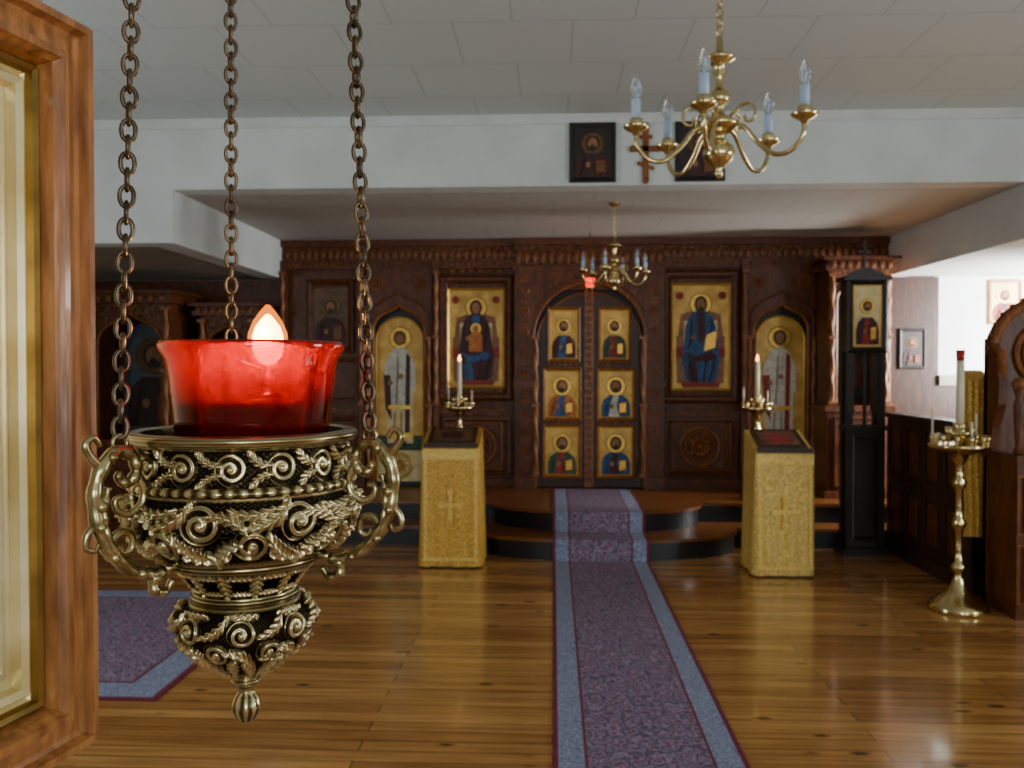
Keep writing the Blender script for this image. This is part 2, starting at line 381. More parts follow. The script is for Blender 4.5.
# solea platform with rounded ambo steps
def stepline(yf,a,bb,cx=.38,x0=-2.73,x1=3.27,yb=8.69):
    P=[(x0,yb),(x0,yf)]
    for i in range(41):
        t=pi-pi*i/40; P.append((cx+a*math.cos(t),yf-bb*abs(math.sin(t))**.9))
    P+=[(x1,yf),(x1,yb)]; return P
b=B()
b.prismz(stepline(7.45,1.15,.57),0,.145,TREAD,RISER); b.prismz(stepline(7.43,1.17,.57),.145,.17,TREAD,TREAD)
b.prismz(stepline(7.74,.9,.52),.17,.315,TREAD,RISER); b.prismz(stepline(7.72,.92,.52),.315,.34,TREAD,TREAD)
b.build('solea_steps')

# carpet runner
def runner():
    b=B(); t=.008
    path=[(.6,0),(6.84,0),(6.84,.17),(7.165,.17),(7.165,.34),(8.5,.34)]
    up=[(.6,t),(6.84-t,t),(6.84-t,.17+t),(7.165-t,.17+t),(7.165-t,.34+t),(8.5,.34+t)]
    for x0,x1,m in ((0,.022,CRIM),(.022,.125,RUGB),(.125,.137,CRIM),(.137,.618,RUGC),(.618,.63,CRIM),(.63,.733,RUGB),(.733,.755,CRIM)):
        b.prismx(path+up[::-1],x0,x1,m)
    b.build('carpet_runner',origin=(.377,3,0))
runner()
def rug(name,x0,x1,y0,y1):
    b=B(); t=.009
    for k,(a,m) in enumerate(((0,CRIM),(.03,RUGB),(.2,CRIM),(.215,RUGC))):
        b.box(x0+a,x1-a,y0+a,y1-a,0,t+k*.0012,m)
    b.build(name)
rug('area_rug',-3.7,-1.82,3.88,5.82)
rug('area_rug',2.95,4.4,4.3,5.25)

# ------------------------------------------------------------------ iconostasis (cm from runner edge / above solea)
def iconostasis():
    root=empty('iconostasis',(.27,8.7,.341))
    b=B(); U=lambda u:u/100; V=lambda v:.341+v/100
    Y=8.70
    b.box(U(-273),U(327),Y,8.78,V(0),V(246.5),WOOD)
    def band(u0,u1,v0,v1,d,m): b.box(U(u0),U(u1),Y-d,Y,V(v0),V(v1),m)
    for u0,u1 in ((-273,-188),(-119,-16),(88,190),(256,327)):
        band(u0,u1,0,9,.05,WOOD); band(u0,u1,72,79,.05,WOODC)
    band(-273,327,218,226,.05,WOOD); band(-273,327,226,240,.03,WOODC); band(-273,327,240,246.5,.08,WOOD)
    leafrow(b,U(-270),U(-40),V(226.5),V(240),Y-.035,WOODL,32); leafrow(b,U(108),U(325),V(226.5),V(240),Y-.035,WOODL,30)
    n=110
    for i in range(n): b.sph((U(-271+597*i/(n-1)),Y-.055,V(222)),.014,WOODL,8,5)
    band(-38,109,196,214,.09,WOOD); band(-40,111,214,219,.13,WOOD); band(-40,111,240,246.5,.14,WOOD); band(-38,109,219,240,.08,WOODC)
    leafrow(b,U(-38),U(109),V(220),V(239),Y-.09,WOODL,18)
    for uc in (-22,92): rosette(b,U(uc),Y-.1,V(205),.07,WOODL)
    ap=arch_pts(U(35.5),.55,V(0),V(203),'round')
    surround(b,U(-20),U(91),V(0),V(214),ap,Y-.12,Y,WOOD)
    b.tube([(x,Y-.12,z) for x,z in ap],.016,WOODL,6)
    ap2=arch_pts(U(35.5),.60,V(2),V(208),'round'); b.tube([(x,Y-.115,z) for x,z in ap2],.01,WOODC,6)
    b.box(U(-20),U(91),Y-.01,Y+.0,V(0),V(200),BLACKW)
    for u0,u1 in ((-38,-18),(89,109)):
        band(u0,u1,0,214,.13,WOOD); b.box(U(u0-1),U(u1+1),Y-.17,Y,V(0),V(12),WOOD); b.box(U(u0-1),U(u1+1),Y-.16,Y,V(100),V(106),WOOD)
        scrollrow(b,U((u0+u1)/2),V(14),V(98),Y-.135,.13,WOODL,9); scrollrow(b,U((u0+u1)/2),V(108),V(210),Y-.135,.13,WOODL,10)
    twistcol(b,U(-17),Y-.15,V(12),V(150),.025,WOODL); twistcol(b,U(88),Y-.15,V(12),V(150),.025,WOODL)
    for uc,w,v0,v1,kind,robe,inn,ch in ((-76.8,57,99,198,'throne',MAROON,BLUE,True),(145.3,58,97,202,'throne',BLUE,MAROON,False)):
        x0,x1=U(uc-w/2),U(uc+w/2)
        b.frame(x0-.085,x1+.085,V(v0)-.13,V(v1)+.14,Y,[(0,0),(0,.06),(.02,.075),(.03,.05),(.06,.045),(.07,.06),(.085,.05),(.085,.0)],WOOD)
        b.box(x0,x1,Y-.02,Y,V(v0)-.05,V(v1)+.05,WOODC)
        b.frame(x0-.004,x1+.004,V(v0)-.004,V(v1)+.004,Y,[(0,0),(0,.045),(.008,.05),(.02,.04),(.024,.02)],GOLD)
        icon(b,U(uc),V(v0)+.018,w/100-.036,(v1-v0)/100-.036,Y-.022,kind,robe,inn,child=ch)
        leafrow(b,x0,x1,V(v1)+.155,V(v1)+.21,Y-.03,WOODL,6)
        b.frame(x0-.06,x1+.06,V(12),V(70),Y,[(0,0),(0,.05),(.03,.055),(.04,.02),(.06,.01)],WOOD)
        b.frame(x0+.02,x1-.02,V(17),V(65),Y,[(0,0),(0,.02),(.015,.025),(.02,.0)],WOODL)
        rosette(b,U(uc),Y-.03,V(41),.19,WOODL,10)
        for sx in (-1,1):
            scrollrow(b,U(uc)+sx*(w/200+.055),V(84),V(v1)+.12,Y-.065,.05,WOODL,14)
    for uc,hw,rb,inn,st in ((-153.5,33,WHITE,CREAM,MAROON),(222.5,33,WHITE,WHITE,RED)):
        ap=arch_pts(U(uc),(hw-7)/100,V(0),V(182),'ogee')
        surround(b,U(uc-hw),U(uc+hw),V(0),V(218),ap,Y-.09,Y,WOOD)
        b.tube([(x,Y-.09,z) for x,z in ap],.018,WOODL,6)
        ap2=arch_pts(U(uc),hw/100-.02,V(2),V(195),'ogee'); b.tube([(x,Y-.09,z) for x,z in ap2],.012,WOODC,6)
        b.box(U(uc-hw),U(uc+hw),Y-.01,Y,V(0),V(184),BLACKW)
        icon(b,U(uc),V(38),(hw-9)/50,1.32,Y-.012,'stand',rb,inn,GOLDI,'round',stole=st)
        b.tube([(x,Y-.03,z) for x,z in arch_pts(U(uc),(hw-9)/100,V(4),V(170),'round')],.009,GOLD,6)
        b.box(U(uc-hw+10),U(uc+hw-10),Y-.03,Y-.01,V(5),V(36),CREAM); rosette(b,U(uc),Y-.035,V(21),.12,GOLD)
        for sx in (-1,1):
            twistcol(b,U(uc)+sx*(hw-2.5)/100,Y-.11,V(10),V(150),.022,WOODL)
            rosette(b,U(uc)+sx*.22,Y-.095,V(203),.06,WOODL)
    for uc,w in ((-223.5,35),(291,36)):
        x0,x1=U(uc-w/2),U(uc+w/2)
        b.frame(x0-.06,x1+.06,V(134),V(208),Y,[(0,0),(0,.05),(.02,.06),(.06,.03),(.06,0)],WOOD)
        icon(b,U(uc),V(142),w/100,.57,Y-.02,'bust',MAROON,BROWN,mat('icon_umber_ground','#6c4a24','#4c3218',.5),halo=DIMG)
        b.frame(x0-.1,x1+.1,V(84),V(130),Y,[(0,0),(0,.04),(.04,.03),(.05,0)],WOOD)
        b.frame(x0-.1,x1+.1,V(12),V(70),Y,[(0,0),(0,.04),(.04,.03),(.05,0)],WOOD); rosette(b,U(uc),Y-.03,V(41),.17,WOODL)
    for u in (-270,-191,-116,187,259,324):
        b.box(U(u)-.03,U(u)+.03,Y-.1,Y,V(0),V(226),WOOD); twistcol(b,U(u),Y-.12,V(82),V(215),.02,WOODL,7)
    b.build('icon_screen',bevel=.003,parent=root)
    b=B(); y=Y-.035
    for sd in (-1,1):
        P=[(U(35.5),V(1)),(U(35.5),V(193))]
        for i in range(1,13):
            a=pi/2-(pi/2)*i/12; P.append((U(35.5)+sd*.525*math.cos(a),V(193)-.525+.525*math.sin(a)))
        P.append((U(35.5)+sd*.525,V(1)))
        b.prism(P,y-.03,y,WOODD)
        b.tube([(q[0]*1.0,y-.035,q[1]) for q in P[1:]],.012,WOODL,6)
        c=U(35.5)+sd*.265
        rows=((13,47,32,'bust',GREEN,RED),(70,46,32,'bust',ORANGE,BLUE),(128,48,26,'bust',MAROON,BLUE))
        for k,(v0,h,w,kd,r1,r2) in enumerate(rows):
            cc=c-(sd*.015 if k==2 else 0)
            if sd>0: r1,r2=((BLUE,MAROON),(BLUE,WHITE),(GREEN,RED))[k]
            b.frame(cc-w/200-.035,cc+w/200+.035,V(v0)-.035,V(v0+h)+.035,y-.03,[(0,0),(0,.02),(.012,.028),(.03,.01)],WOODL)
            b.frame(cc-w/200-.006,cc+w/200+.006,V(v0)-.006,V(v0+h)+.006,y-.03,[(0,0),(0,.018),(.008,.02),(.014,.008)],GOLD)
            icon(b,cc,V(v0),w/100,h/100,y-.032,kd,r1,r2)
            if k<2: leafrow(b,cc-.17,cc+.17,V(v0+h)+.04,V(v0+h)+.085,y-.035,WOODL,6)
    b.box(U(31),U(40),y-.06,y-.03,V(1),V(196),WOODL); scrollrow(b,U(35.5),V(5),V(192),y-.065,.07,WOODC,26)
    cz=V(197); b.box(U(34),U(37),y-.05,y-.03,cz,cz+.16,GOLD); b.box(U(30),U(41),y-.05,y-.03,cz+.09,cz+.115,GOLD); b.box(U(32.5),U(38.5),y-.05,y-.03,cz+.135,cz+.15,GOLD)
    b.build('royal_doors',bevel=.002,parent=root)
iconostasis()

# ------------------------------------------------------------------ wall icons + cross on the beam
def wallicon(name,cx,z0,w,h,y,fr,ground,robe=MAROON,inner=RED,kind='bust',halo=GOLD):
    b=B()
    b.frame(cx-w/2,cx+w/2,z0,z0+h,y,[(0,0),(0,.022),(.012,.028),(.03,.02),(.035,.008)],fr)
    b.box(cx-w/2+.01,cx+w/2-.01,y-.008,y-.001,z0+.01,z0+h-.01,BLACKW)
    icon(b,cx,z0+.03,w-.06,h-.06,y-.009,kind,robe,inner,ground,halo=halo); b.build(name)
wallicon('wall_icon',.275,2.83,.325,.415,6.149,BLACKW,DKIC,MAROON,BROWN,halo=DIMG)
wallicon('wall_icon',1.02,2.83,.345,.415,6.149,BLACKW,DKIC,BROWN,MAROON,halo=DIMG)
b=B(); cx=.645; y=6.149
b.box(cx-.022,cx+.022,y-.02,y,2.84,3.21,WOODL); b.box(cx-.085,cx+.085,y-.02,y,3.04,3.08,WOODL); b.box(cx-.045,cx+.045,y-.019,y,3.13,3.155,WOODL)
b.prism([(cx-.06,2.95),(cx+.06,2.91),(cx+.06,2.935),(cx-.06,2.975)],y-.019,y,WOODL)
for p in ((cx-.09,3.06),(cx+.09,3.06),(cx,3.22),(cx,2.84)): b.sph((p[0],y-.014,p[1]),.026,WOODL,10,6,(1,.5,1))
b.build('wall_cross',bevel=.002)
wallicon('wall_icon',4.46,1.96,.32,.44,8.849,OAK,CREAM,RED,MAROON)
wallicon('wall_icon',3.54,1.52,.26,.40,8.779,BLACKW,DKIC,BROWN,MAROON,halo=DIMG)

# ------------------------------------------------------------------ chandeliers
def chainmesh(b,p0,p1,Lh,Wh,wr,m,seg=14,rs=6):
    p0=Vector(p0);p1=Vector(p1); d=(p1-p0); n=max(2,int(d.length/(2*Lh-2*wr))); step=d.length/n; t=d.normalized()
    a=Vector((1,0,0)); a=(a-t*a.dot(t)).normalized(); c=t.cross(a)
    base=[]
    for i in range(seg):
        th=2*pi*i/seg; ca,sa=math.cos(th),math.sin(th)
        base.append((Wh*(abs(ca)**.9)*(1 if ca>0 else -1),Lh*sa))
    for k in range(n):
        o=p0+t*(step*(k+.5)); ang=(k%2)*pi/2+.5+.1*math.sin(k*1.7)
        w=a*math.cos(ang)+c*math.sin(ang)
        b.tube([o+w*x+t*z for x,z in base],wr,m,rs,True)
def chandelier(name,x,y,zb,zc,k,angs):
    b=B(); prof=[(0,0),(3,2),(5,6),(3,10),(6,13),(14,20),(17,27),(14,35),(6,40),(5,45),(12,49),(20,54),(22,58),(14,63),(6,68),(5,75),(10,80),(12,86),(8,92),(4,96),(4,105),(7,112),(5,118),(16,124),(17,127),(9,131),(4,134),(3,150),(0,152)]
    b.lathe(prof,(x,y,zb),BRASS,24,k)
    for a in angs:
        a=math.radians(a); ca,sa=math.cos(a),math.sin(a)
        W=lambda r,z:(x+ca*r*k,y+sa*r*k,zb+z*k)
        pts=smoothpts([W(16,56),W(28,50),W(42,32),W(58,19),(W(74,20)),W(86,33),W(88,48)],5); b.tube(pts,2.6*k,BRASS,8)
        pts=smoothpts([W(12,62),W(24,74),(W(36,72)),W(38,60),W(30,56),W(27,63)],5); b.tube(pts,1.7*k,BRASS,6)
        c=W(88,0)
        b.lathe([(0,44),(3,45),(4,48),(10,51),(14,54.5),(13,56),(6,55),(6,58),(7,62),(5.6,63),(0,63)],c,BRASS,18,k)
        b.lathe([(0,62),(4.8,62),(4.8,83),(3,84),(0,84)],c,TUBE,14,k)
        b.lathe([(0,84),(3,85),(6,90),(6.5,94),(4,102),(1.5,107),(0,109)],c,BULB,12,k)
        b.lathe([(0,84),(1.5,84),(1.2,92),(2,93),(1,99),(0,99)],c,TUBE,8,k)
    chainmesh(b,(x,y,zb+150*k),(x,y,zc-.035),6*k,3.5*k,1.1*k,BRASS,12,5)
    b.lathe([(0,0),(4,0),(9,4),(17,9),(18,12),(0,12)],(x,y,zc-12*k),BRASS,20,k)
    b.build(name)
chandelier('brass_chandelier',.563,3.0,2.172,3.30,.00322,[184,250,330,42,120])
chandelier('brass_chandelier',.474,6.8,2.13,2.81,.0028,[10,70,130,190,250,310])

# small red sanctuary lamp before the royal doors
b=B(); x,y,z=.34,8.1,2.27
b.lathe([(0,-.05),(.012,-.045),(.02,-.03),(.05,0),(.052,.005),(.045,.005),(0,.005)],(x,y,z),BRASS,18)
b.lathe([(.03,.005),(.045,.07),(.048,.09),(.042,.09),(.03,.02),(0,.02)],(x,y,z),emis('red_lamp_glow','#ff1008',4),18)
for a in (30,150,270):
    a=math.radians(a); b.tube([(x+.05*math.cos(a),y+.05*math.sin(a),z),(x,y,2.81)],.0022,BRASSD,5)
b.build('sanctuary_lamp')

# ------------------------------------------------------------------ candle stands
def candlestand(name,x,y,z0,k,cap=REDGL):
    b=B(); c=(x,y,z0)
    b.lathe([(0,0),(28,0),(29,3),(28,6),(24,9),(17,15),(10,20),(7,27),(4,34),(4,38),(7,42),(7,45),(4,48),(3.2,60),(3.5,80),(6,84),(7,88),(4,93),(3.2,100),(3.2,120),(6,124),(7,129),(4,134),(3.5,146),(7,151),(9,156),(20,160),(28,163),(29.5,166),(28,167),(22,166),(0,165)],c,BRASS,32,k)
    b.lathe([(5,165),(4,172),(12,176),(14,179),(6,179),(6,184),(7,188),(0,188)],c,BRASS,20,k)
    b.lathe([(0,185),(4,185),(3.8,250),(0,250)],c,WAX,14,k)
    if cap: b.lathe([(0,249),(3.6,249),(4.2,254),(4.4,261),(3.4,261),(0,255)],c,cap,14,k)
    else: b.lathe([(0,250),(2,250),(3,254),(1.6,259),(.3,263),(0,263)],c,emis('small_flame','#ffb060',8),10,k)
    for i in range(12):
        a=2*pi*i/12; p=(x+25*k*math.cos(a),y+25*k*math.sin(a),z0)
        b.lathe([(0,164),(2,164),(1.3,168),(2.8,172),(3,176),(2,176),(0,173)],p,BRASS,8,k)
        if i%4==1: b.lathe([(0,173),(1.1,173),(1.0,190+6*(i%3)),(0,191+6*(i%3))],p,WAX,6,k)
    for i in range(6):
        a=2*pi*i/6+.3; p=(x+12*k*math.cos(a),y+12*k*math.sin(a),z0); b.lathe([(0,176),(2,178),(2.6,184),(1.8,184),(0,180)],p,BRASS,8,k)
    b.build(name)
candlestand('brass_candle_stand',2.56,5.60,0,.0063)
candlestand('brass_candle_stand',-.86,7.98,.3405,.0050,None)
candlestand('brass_candle_stand',1.85,7.98,.3405,.0050,None)

# ------------------------------------------------------------------ analogia
def analogion(name,x0,x1,y0,y1,zf,zb,mtl,robe):
    b=B()
    b.box(x0+.03,x1-.03,y0+.03,y1-.03,0,zf-.02,WOODD)
    per=[]; n=24
    for i in range(n): per.append((x0+(x1-x0)*i/n,y0,0,-1))
    for i in range(n): per.append((x1,y0+(y1-y0)*i/n,1,0))
    for i in range(n): per.append((x1-(x1-x0)*i/n,y1,0,1))
    for i in range(n): per.append((x0,y1-(y1-y0)*i/n,-1,0))
    rows=14; vs=[];fs=[];N=len(per)
    for r in range(rows+1):
        for i,(px,py,nx,ny) in enumerate(per):
            zt=zf+(zb-zf)*(py-y0)/(y1-y0); f=1-r/rows; z=.015+(zt-.015)*r/rows
            a=.009*f*(math.sin(i*.95)+.6*math.sin(i*.41+1))+.018*f
            vs.append((px+nx*a,py+ny*a,z))
    for r in range(rows):
        for i in range(N): fs.append((r*N+i,r*N+(i+1)%N,(r+1)*N+(i+1)%N,(r+1)*N+i))
    b.add(vs,fs,mtl,True); b.add(vs[-N:],[tuple(range(N))],mtl)
    yy=y0-.034; cx=(x0+x1)/2
    for a,bb in ((x0+.015,x0+.04),(x1-.04,x1-.015)): b.prismx([(yy,.06),(yy+.02,.06),(y0+.002,zf-.03),(y0-.008,zf-.03)],a,bb,GALLOON)
    b.prismx([(yy,.06),(yy+.02,.06),(yy+.021,.085),(yy+.001,.085)],x0+.01,x1-.01,GALLOON)
    b.prismx([(y0-.012,zf-.10),(y0+.002,zf-.10),(y0-.001,zf-.02),(y0-.008,zf-.02)],x0+.003,x1-.003,GALLOON)
    cz=zf*.52; yc=y0-.024
    b.box(cx-.016,cx+.016,yc,y0-.001,cz-.1,cz+.1,GALLOON); b.box(cx-.075,cx-.016,yc,y0-.001,cz-.016,cz+.016,GALLOON); b.box(cx+.016,cx+.075,yc,y0-.001,cz-.016,cz+.016,GALLOON)
    for dx,dz in ((0,.1),(0,-.1),(.075,0),(-.075,0)): b.prism(circ(cx+dx,cz+dz,.024,.024,12),yc-.002,y0-.001,GALLOON)
    sl=(zb-zf)/(y1-y0)
    def Q(a,b2,h): return [(y0+a,zf+sl*a+h),(y0+b2,zf+sl*b2+h),(y0+b2,zf+sl*b2+h+.02),(y0+a,zf+sl*a+h+.02)]
    b.prismx(Q(.03,y1-y0-.04,.002),x0+.035,x1-.035,WOODD); b.prismx(Q(.06,y1-y0-.07,.004),x0+.07,x1-.07,mat('icon_umber_ground','#6c4a24','#4c3218',.5))
    b.prismx(Q(.09,y1-y0-.14,.0065),cx-.08,cx+.08,robe); b.box(x0+.01,x1-.01,y0-.015,y0+.02,zf-.01,zf+.025,WOODD)
    b.build(name)
analogion('analogion_stand',-1.0,-.56,6.6,6.95,.93,1.05,BROC,MAROON)
analogion('analogion_stand',1.48,1.90,6.42,6.82,.92,1.05,BROCW,RED)

# ------------------------------------------------------------------ kliros screen, throne, lectern, kiots
b=B()
X0=2.80
b.box(X0,X0+.06,5.98,7.4,0,1.12,WOODD); b.box(X0-.03,X0+.1,5.95,7.42,1.12,1.16,WOODD); b.box(X0-.015,X0+.07,5.97,7.41,0,.12,WOODD)
b.box(X0,3.9,5.98,6.04,0,1.12,WOODD); b.box(X0-.03,3.93,5.95,6.07,1.12,1.16,WOODD)
for i in range(4):
    ya=6.02+i*.345
    for z0,z1 in ((.16,.58),(.64,1.08)):
        b.box(X0-.012,X0,ya,ya+.045,z0,z1,WOODD); b.box(X0-.012,X0,ya+.3,ya+.345,z0,z1,WOODD)
        b.box(X0-.012,X0,ya,ya+.345,z0-.03,z0+.015,WOODD); b.box(X0-.012,X0,ya,ya+.345,z1-.015,z1+.03,WOODD)
        b.box(X0-.008,X0,ya+.09,ya+.255,z0+.06,z1-.06,WOOD)
b.build('kliros_screen',bevel=.003)

b=B(); x0,x1,y0,y1=2.80,3.55,5.38,5.80; cx=(x0+x1)/2; r=(x1-x0)/2
pts=[(x0,0),(x0,1.62)]+[(cx-r*math.cos(pi*i/20),1.62+r*math.sin(pi*i/20)) for i in range(21)]+[(x1,1.62),(x1,0)]
b.prism(pts,y1-.05,y1,WOOD)
pin=[(x0+.03,1.45),(x0+.03,1.62)]+[(cx-(r-.03)*math.cos(pi*i/20),1.62+(r-.03)*math.sin(pi*i/20)) for i in range(21)]+[(x1-.03,1.62),(x1-.03,1.45)]
b.tube([(x,y1-.06,z) for x,z in pin],.03,WOODL,8)
for i in range(15):
    a=pi*(i+.5)/15; b.sph((cx-(r-.0)*math.cos(a),y1-.05,1.62+r*math.sin(a)),.022,WOOD,8,6)
for xs in (x0,x1-.05):
    b.box(xs,xs+.05,y0,y1,0,.95,WOOD); b.box(xs-.01,xs+.06,y0-.02,y1,.95,1.0,WOOD)
    side=[(y1,1.0),(y1,1.72),(y1-.08,1.70),(y1-.16,1.58),(y1-.2,1.45),(y1-.19,1.3),(y1-.12,1.15),(y1-.1,1.0)]
    b.prismx(side,xs,xs+.05,WOOD)
    b.tube([(xs+.025,y1-.14+.07*math.cos(i*.5)*(1-i/24),1.56+.09*math.sin(i*.5)*(1-i/24)) for i in range(20)],.026,WOODL,7)
    b.lathe([(.03,0),(.035,.03),(.02,.05),(.03,.2),(.035,.3),(.02,.35),(.035,.4),(0,.4)],(xs+.025,y0+.03,1.0),WOOD,14)
    b.sph((xs+.025,y0+.03,1.43),.045,WOODL,12,8)
    for z0_ in (.1,.52): b.frame(xs+.0,xs+.05,z0_,z0_+.36,y0,[(0,0),(0,.012),(.01,.012)],WOODL)
b.box(x0+.05,x1-.05,y0+.03,y1-.05,.42,.47,WOOD); b.box(x0+.05,x1-.05,y0+.04,y0+.07,0,.42,WOOD)
rosette(b,cx,y1-.06,1.62,.2,WOODL)
b.build('bishop_throne',bevel=.004)

# lectern with long gold cloth
b=B(); cx,cy=2.75,5.86
b.box(cx-.02,cx+.03,cy+.03,cy+.07,0,1.42,WOODD); b.box(cx-.05,cx+.04,cy-.02,cy+.08,0,.04,WOODD); b.prismx([(cy-.01,1.42),(cy+.08,1.49),(cy+.08,1.51),(cy-.01,1.44)],cx-.06,cx+.1,WOODD)
vs=[];fs=[];nx,nz=16,24
for r in range(nz+1):
    for i in range(nx+1):
        f=1-r/nz; x=cx-.055+.16*i/nx+.008*math.sin(r*.35)*f; vs.append((x,cy-.016-.012*math.sin(i*1.5+.6)*(.4+f),.42+1.04*r/nz))
for r in range(nz):
    for i in range(nx): fs.append((r*(nx+1)+i,r*(nx+1)+i+1,(r+1)*(nx+1)+i+1,(r+1)*(nx+1)+i))
b.add(vs,fs,BROC,True); b.prismx([(cy-.018,1.445),(cy+.08,1.512),(cy+.08,1.517),(cy-.018,1.452)],cx-.055,cx+.105,BROC)
b.build('gold_draped_lectern')

def kiot(name,x0,x1,y0,y1,z0,H,robe,kind='stand',ground=GOLDI,wd=WOOD,style='ogee',halo=GOLD):
    b=B(); cx=(x0+x1)/2; w=x1-x0; z1=z0+H
    b.box(x0,x1,y0,y1,z0,z0+.36*H,wd); b.box(x0-.03,x1+.03,y0-.03,y1,z0,z0+.06,wd); b.box(x0-.03,x1+.03,y0-.03,y1,z0+.36*H,z0+.385*H,wd)
    b.frame(x0+.05,x1-.05,z0+.1,z0+.34*H,y0,[(0,0),(0,.015),(.02,.02),(.03,0)],WOOD); rosette(b,cx,y0-.01,z0+.21*H,min(.12,w*.22),WOOD)
    b.box(x0+.02,x1-.02,y1-.04,y1,z0+.38*H,z1-.12,wd)
    ap=arch_pts(cx,w/2-.09,z0+.39*H,z1-.2,style); surround(b,x0+.02,x1-.02,z0+.385*H,z1-.12,ap,y0+.06,y0+.1,WOODC)
    b.tube([(p,y0+.055,q) for p,q in ap],.014,WOODL,6)
    b.box(x0+.02,x0+.06,y0+.1,y1-.04,z0+.385*H,z1-.12,wd); b.box(x1-.06,x1-.02,y0+.1,y1-.04,z0+.385*H,z1-.12,wd)
    for x in (x0+.045,x1-.045): twistcol(b,x,y0+.03,z0+.39*H,z1-.15,.024,WOODL,5)
    b.box(x0-.03,x1+.03,y0-.03,y1,z1-.12,z1-.07,wd); b.box(x0-.01,x1+.01,y0-.01,y1,z1-.07,z1-.03,WOODC); b.box(x0-.06,x1+.06,y0-.06,y1,z1-.03,z1,wd)
    leafrow(b,x0,x1,z1-.115,z1-.03,y0-.035,WOODL,8)
    icon(b,cx,z0+.41*H,w-.2,(z1-.24)-(z0+.41*H),y1-.045,kind,robe,BROWN,ground,'round',halo=halo)
    b.build(name,bevel=.003)
kiot('icon_shrine',2.50,3.07,8.05,8.45,.341,2.2,GREEN,'bust',DKIC,halo=DIMG)
kiot('icon_shrine',-4.35,-3.55,7.9,8.5,0,2.25,BROWN,'bust',mat('icon_bluegrey','#59636c','#454f58',.5),WOOD,halo=DIMG)
kiot('icon_shrine',-3.42,-2.84,8.2,8.7,0,2.15,MAROON,'bust',DKIC,WOOD,halo=DIMG)

# tall dark free-standing icon case
b=B(); cx,y0,y1=2.545,7.20,7.38; hw=.155
EB=mat('ebonised_wood','#22170f','#150e0a',.4,sc=14,stretch=(5,5,1),bump=.1)
b.box(cx-hw-.03,cx+hw+.03,y0-.03,y1+.03,0,.06,EB)
for sx in (-1,1):
    b.box(cx+sx*(hw-.025)-.025,cx+sx*(hw-.025)+.025,y0,y0+.05,.06,1.68,EB); b.box(cx+sx*(hw-.025)-.025,cx+sx*(hw-.025)+.025,y1-.05,y1,.06,1.68,EB)
    b.box(cx+sx*(hw-.045)-.02,cx+sx*(hw-.045)+.02,y0+.015,y1-.01,1.17,1.68,EB)
b.box(cx-hw+.04,cx+hw-.04,y0+.02,y1-.01,.06,1.02,EB); b.box(cx-hw-.01,cx+hw+.01,y0-.012,y1,1.02,1.06,EB)
b.frame(cx-hw+.05,cx+hw-.05,.12,.98,y0+.02,[(0,0),(0,.012),(.02,.016),(.03,0)],EB)
b.box(cx-.012,cx+.012,y0+.03,y0+.05,1.06,1.66,EB)
b.box(cx-hw,cx+hw,y0,y1,1.66,2.24,EB)
b.frame(cx-hw-.012,cx+hw+.012,1.65,2.25,y0,[(0,0),(0,.016),(.02,.026),(.045,.01),(.045,0)],EB)
b.frame(cx-.112,cx+.112,1.70,2.20,y0,[(0,0),(0,.014),(.008,.014),(.01,0)],GOLD)
icon(b,cx,1.71,.205,.48,y0-.001,'bust',MAROON,RED,CREAM)
b.box(cx-hw-.035,cx+hw+.035,y0-.035,y1+.02,2.24,2.275,EB)
b.prism([(cx-hw-.02,2.275),(cx+hw+.02,2.275),(cx+.05,2.33),(cx,2.35),(cx-.05,2.33)],y0,y1-.02,EB)
b.box(cx-.01,cx+.01,y0+.06,y0+.08,2.33,2.57,EB); b.box(cx-.055,cx+.055,y0+.06,y0+.08,2.47,2.49,EB); b.box(cx-.03,cx+.03,y0+.06,y0+.08,2.525,2.54,EB)
b.build('standing_icon_case',bevel=.003)

# ------------------------------------------------------------------ framed icon in the left foreground
def near_icon():
    W,z0,z1=.46,1.198,1.828
    b=B()
    b.frame(0,W,z0,z1,0,[(0,0),(0,.026),(.004,.032),(.010,.032),(.013,.024),(.017,.022),(.030,.025),(.033,.031),(.040,.032),(.044,.025),(.047,.012)],OAK,1)
    b.frame(0,W,z0,z1,0,[(.047,.012),(.050,.016),(.054,.014),(.056,.008)],BRASSD,1)
    b.frame(0,W,z0,z1,0,[(.056,.008),(.058,.005),(.064,.014),(.070,.012),(.072,.004),(.081,.003),(.083,.010),(.089,.012),(.093,.004),(.099,.004)],PALEG,1)
    b.frame(0,W,z0,z1,0,[(.099,.004),(.101,.010),(.106,.010),(.108,.004),(.15,.004)],GOLD,1)
    b.box(.1,W-.1,.0,.0045,z0+.1,z1-.1,PALEP)
    b.box(0.002,W-.002,-.012,.0,z0+.002,z1-.002,WOODD)
    ob=b.build('framed_icon',origin=(0,0,0))
    n2=Vector((.984,-.177)); q0=Vector((-.402,.75))-n2*.030
    ob.location=(q0.x,q0.y,0); ob.rotation_euler=(0,0,math.atan2(-.984,-.177))
    w=B(); 
    d=Vector((.177,.984)); nrm=n2; p=q0-nrm*.013
    q=[p-d*.01,p-d*1.6,p-d*1.6-nrm*.14,p-d*.01-nrm*.14-d*.16]
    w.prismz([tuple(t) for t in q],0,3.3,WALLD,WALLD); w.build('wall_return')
near_icon()

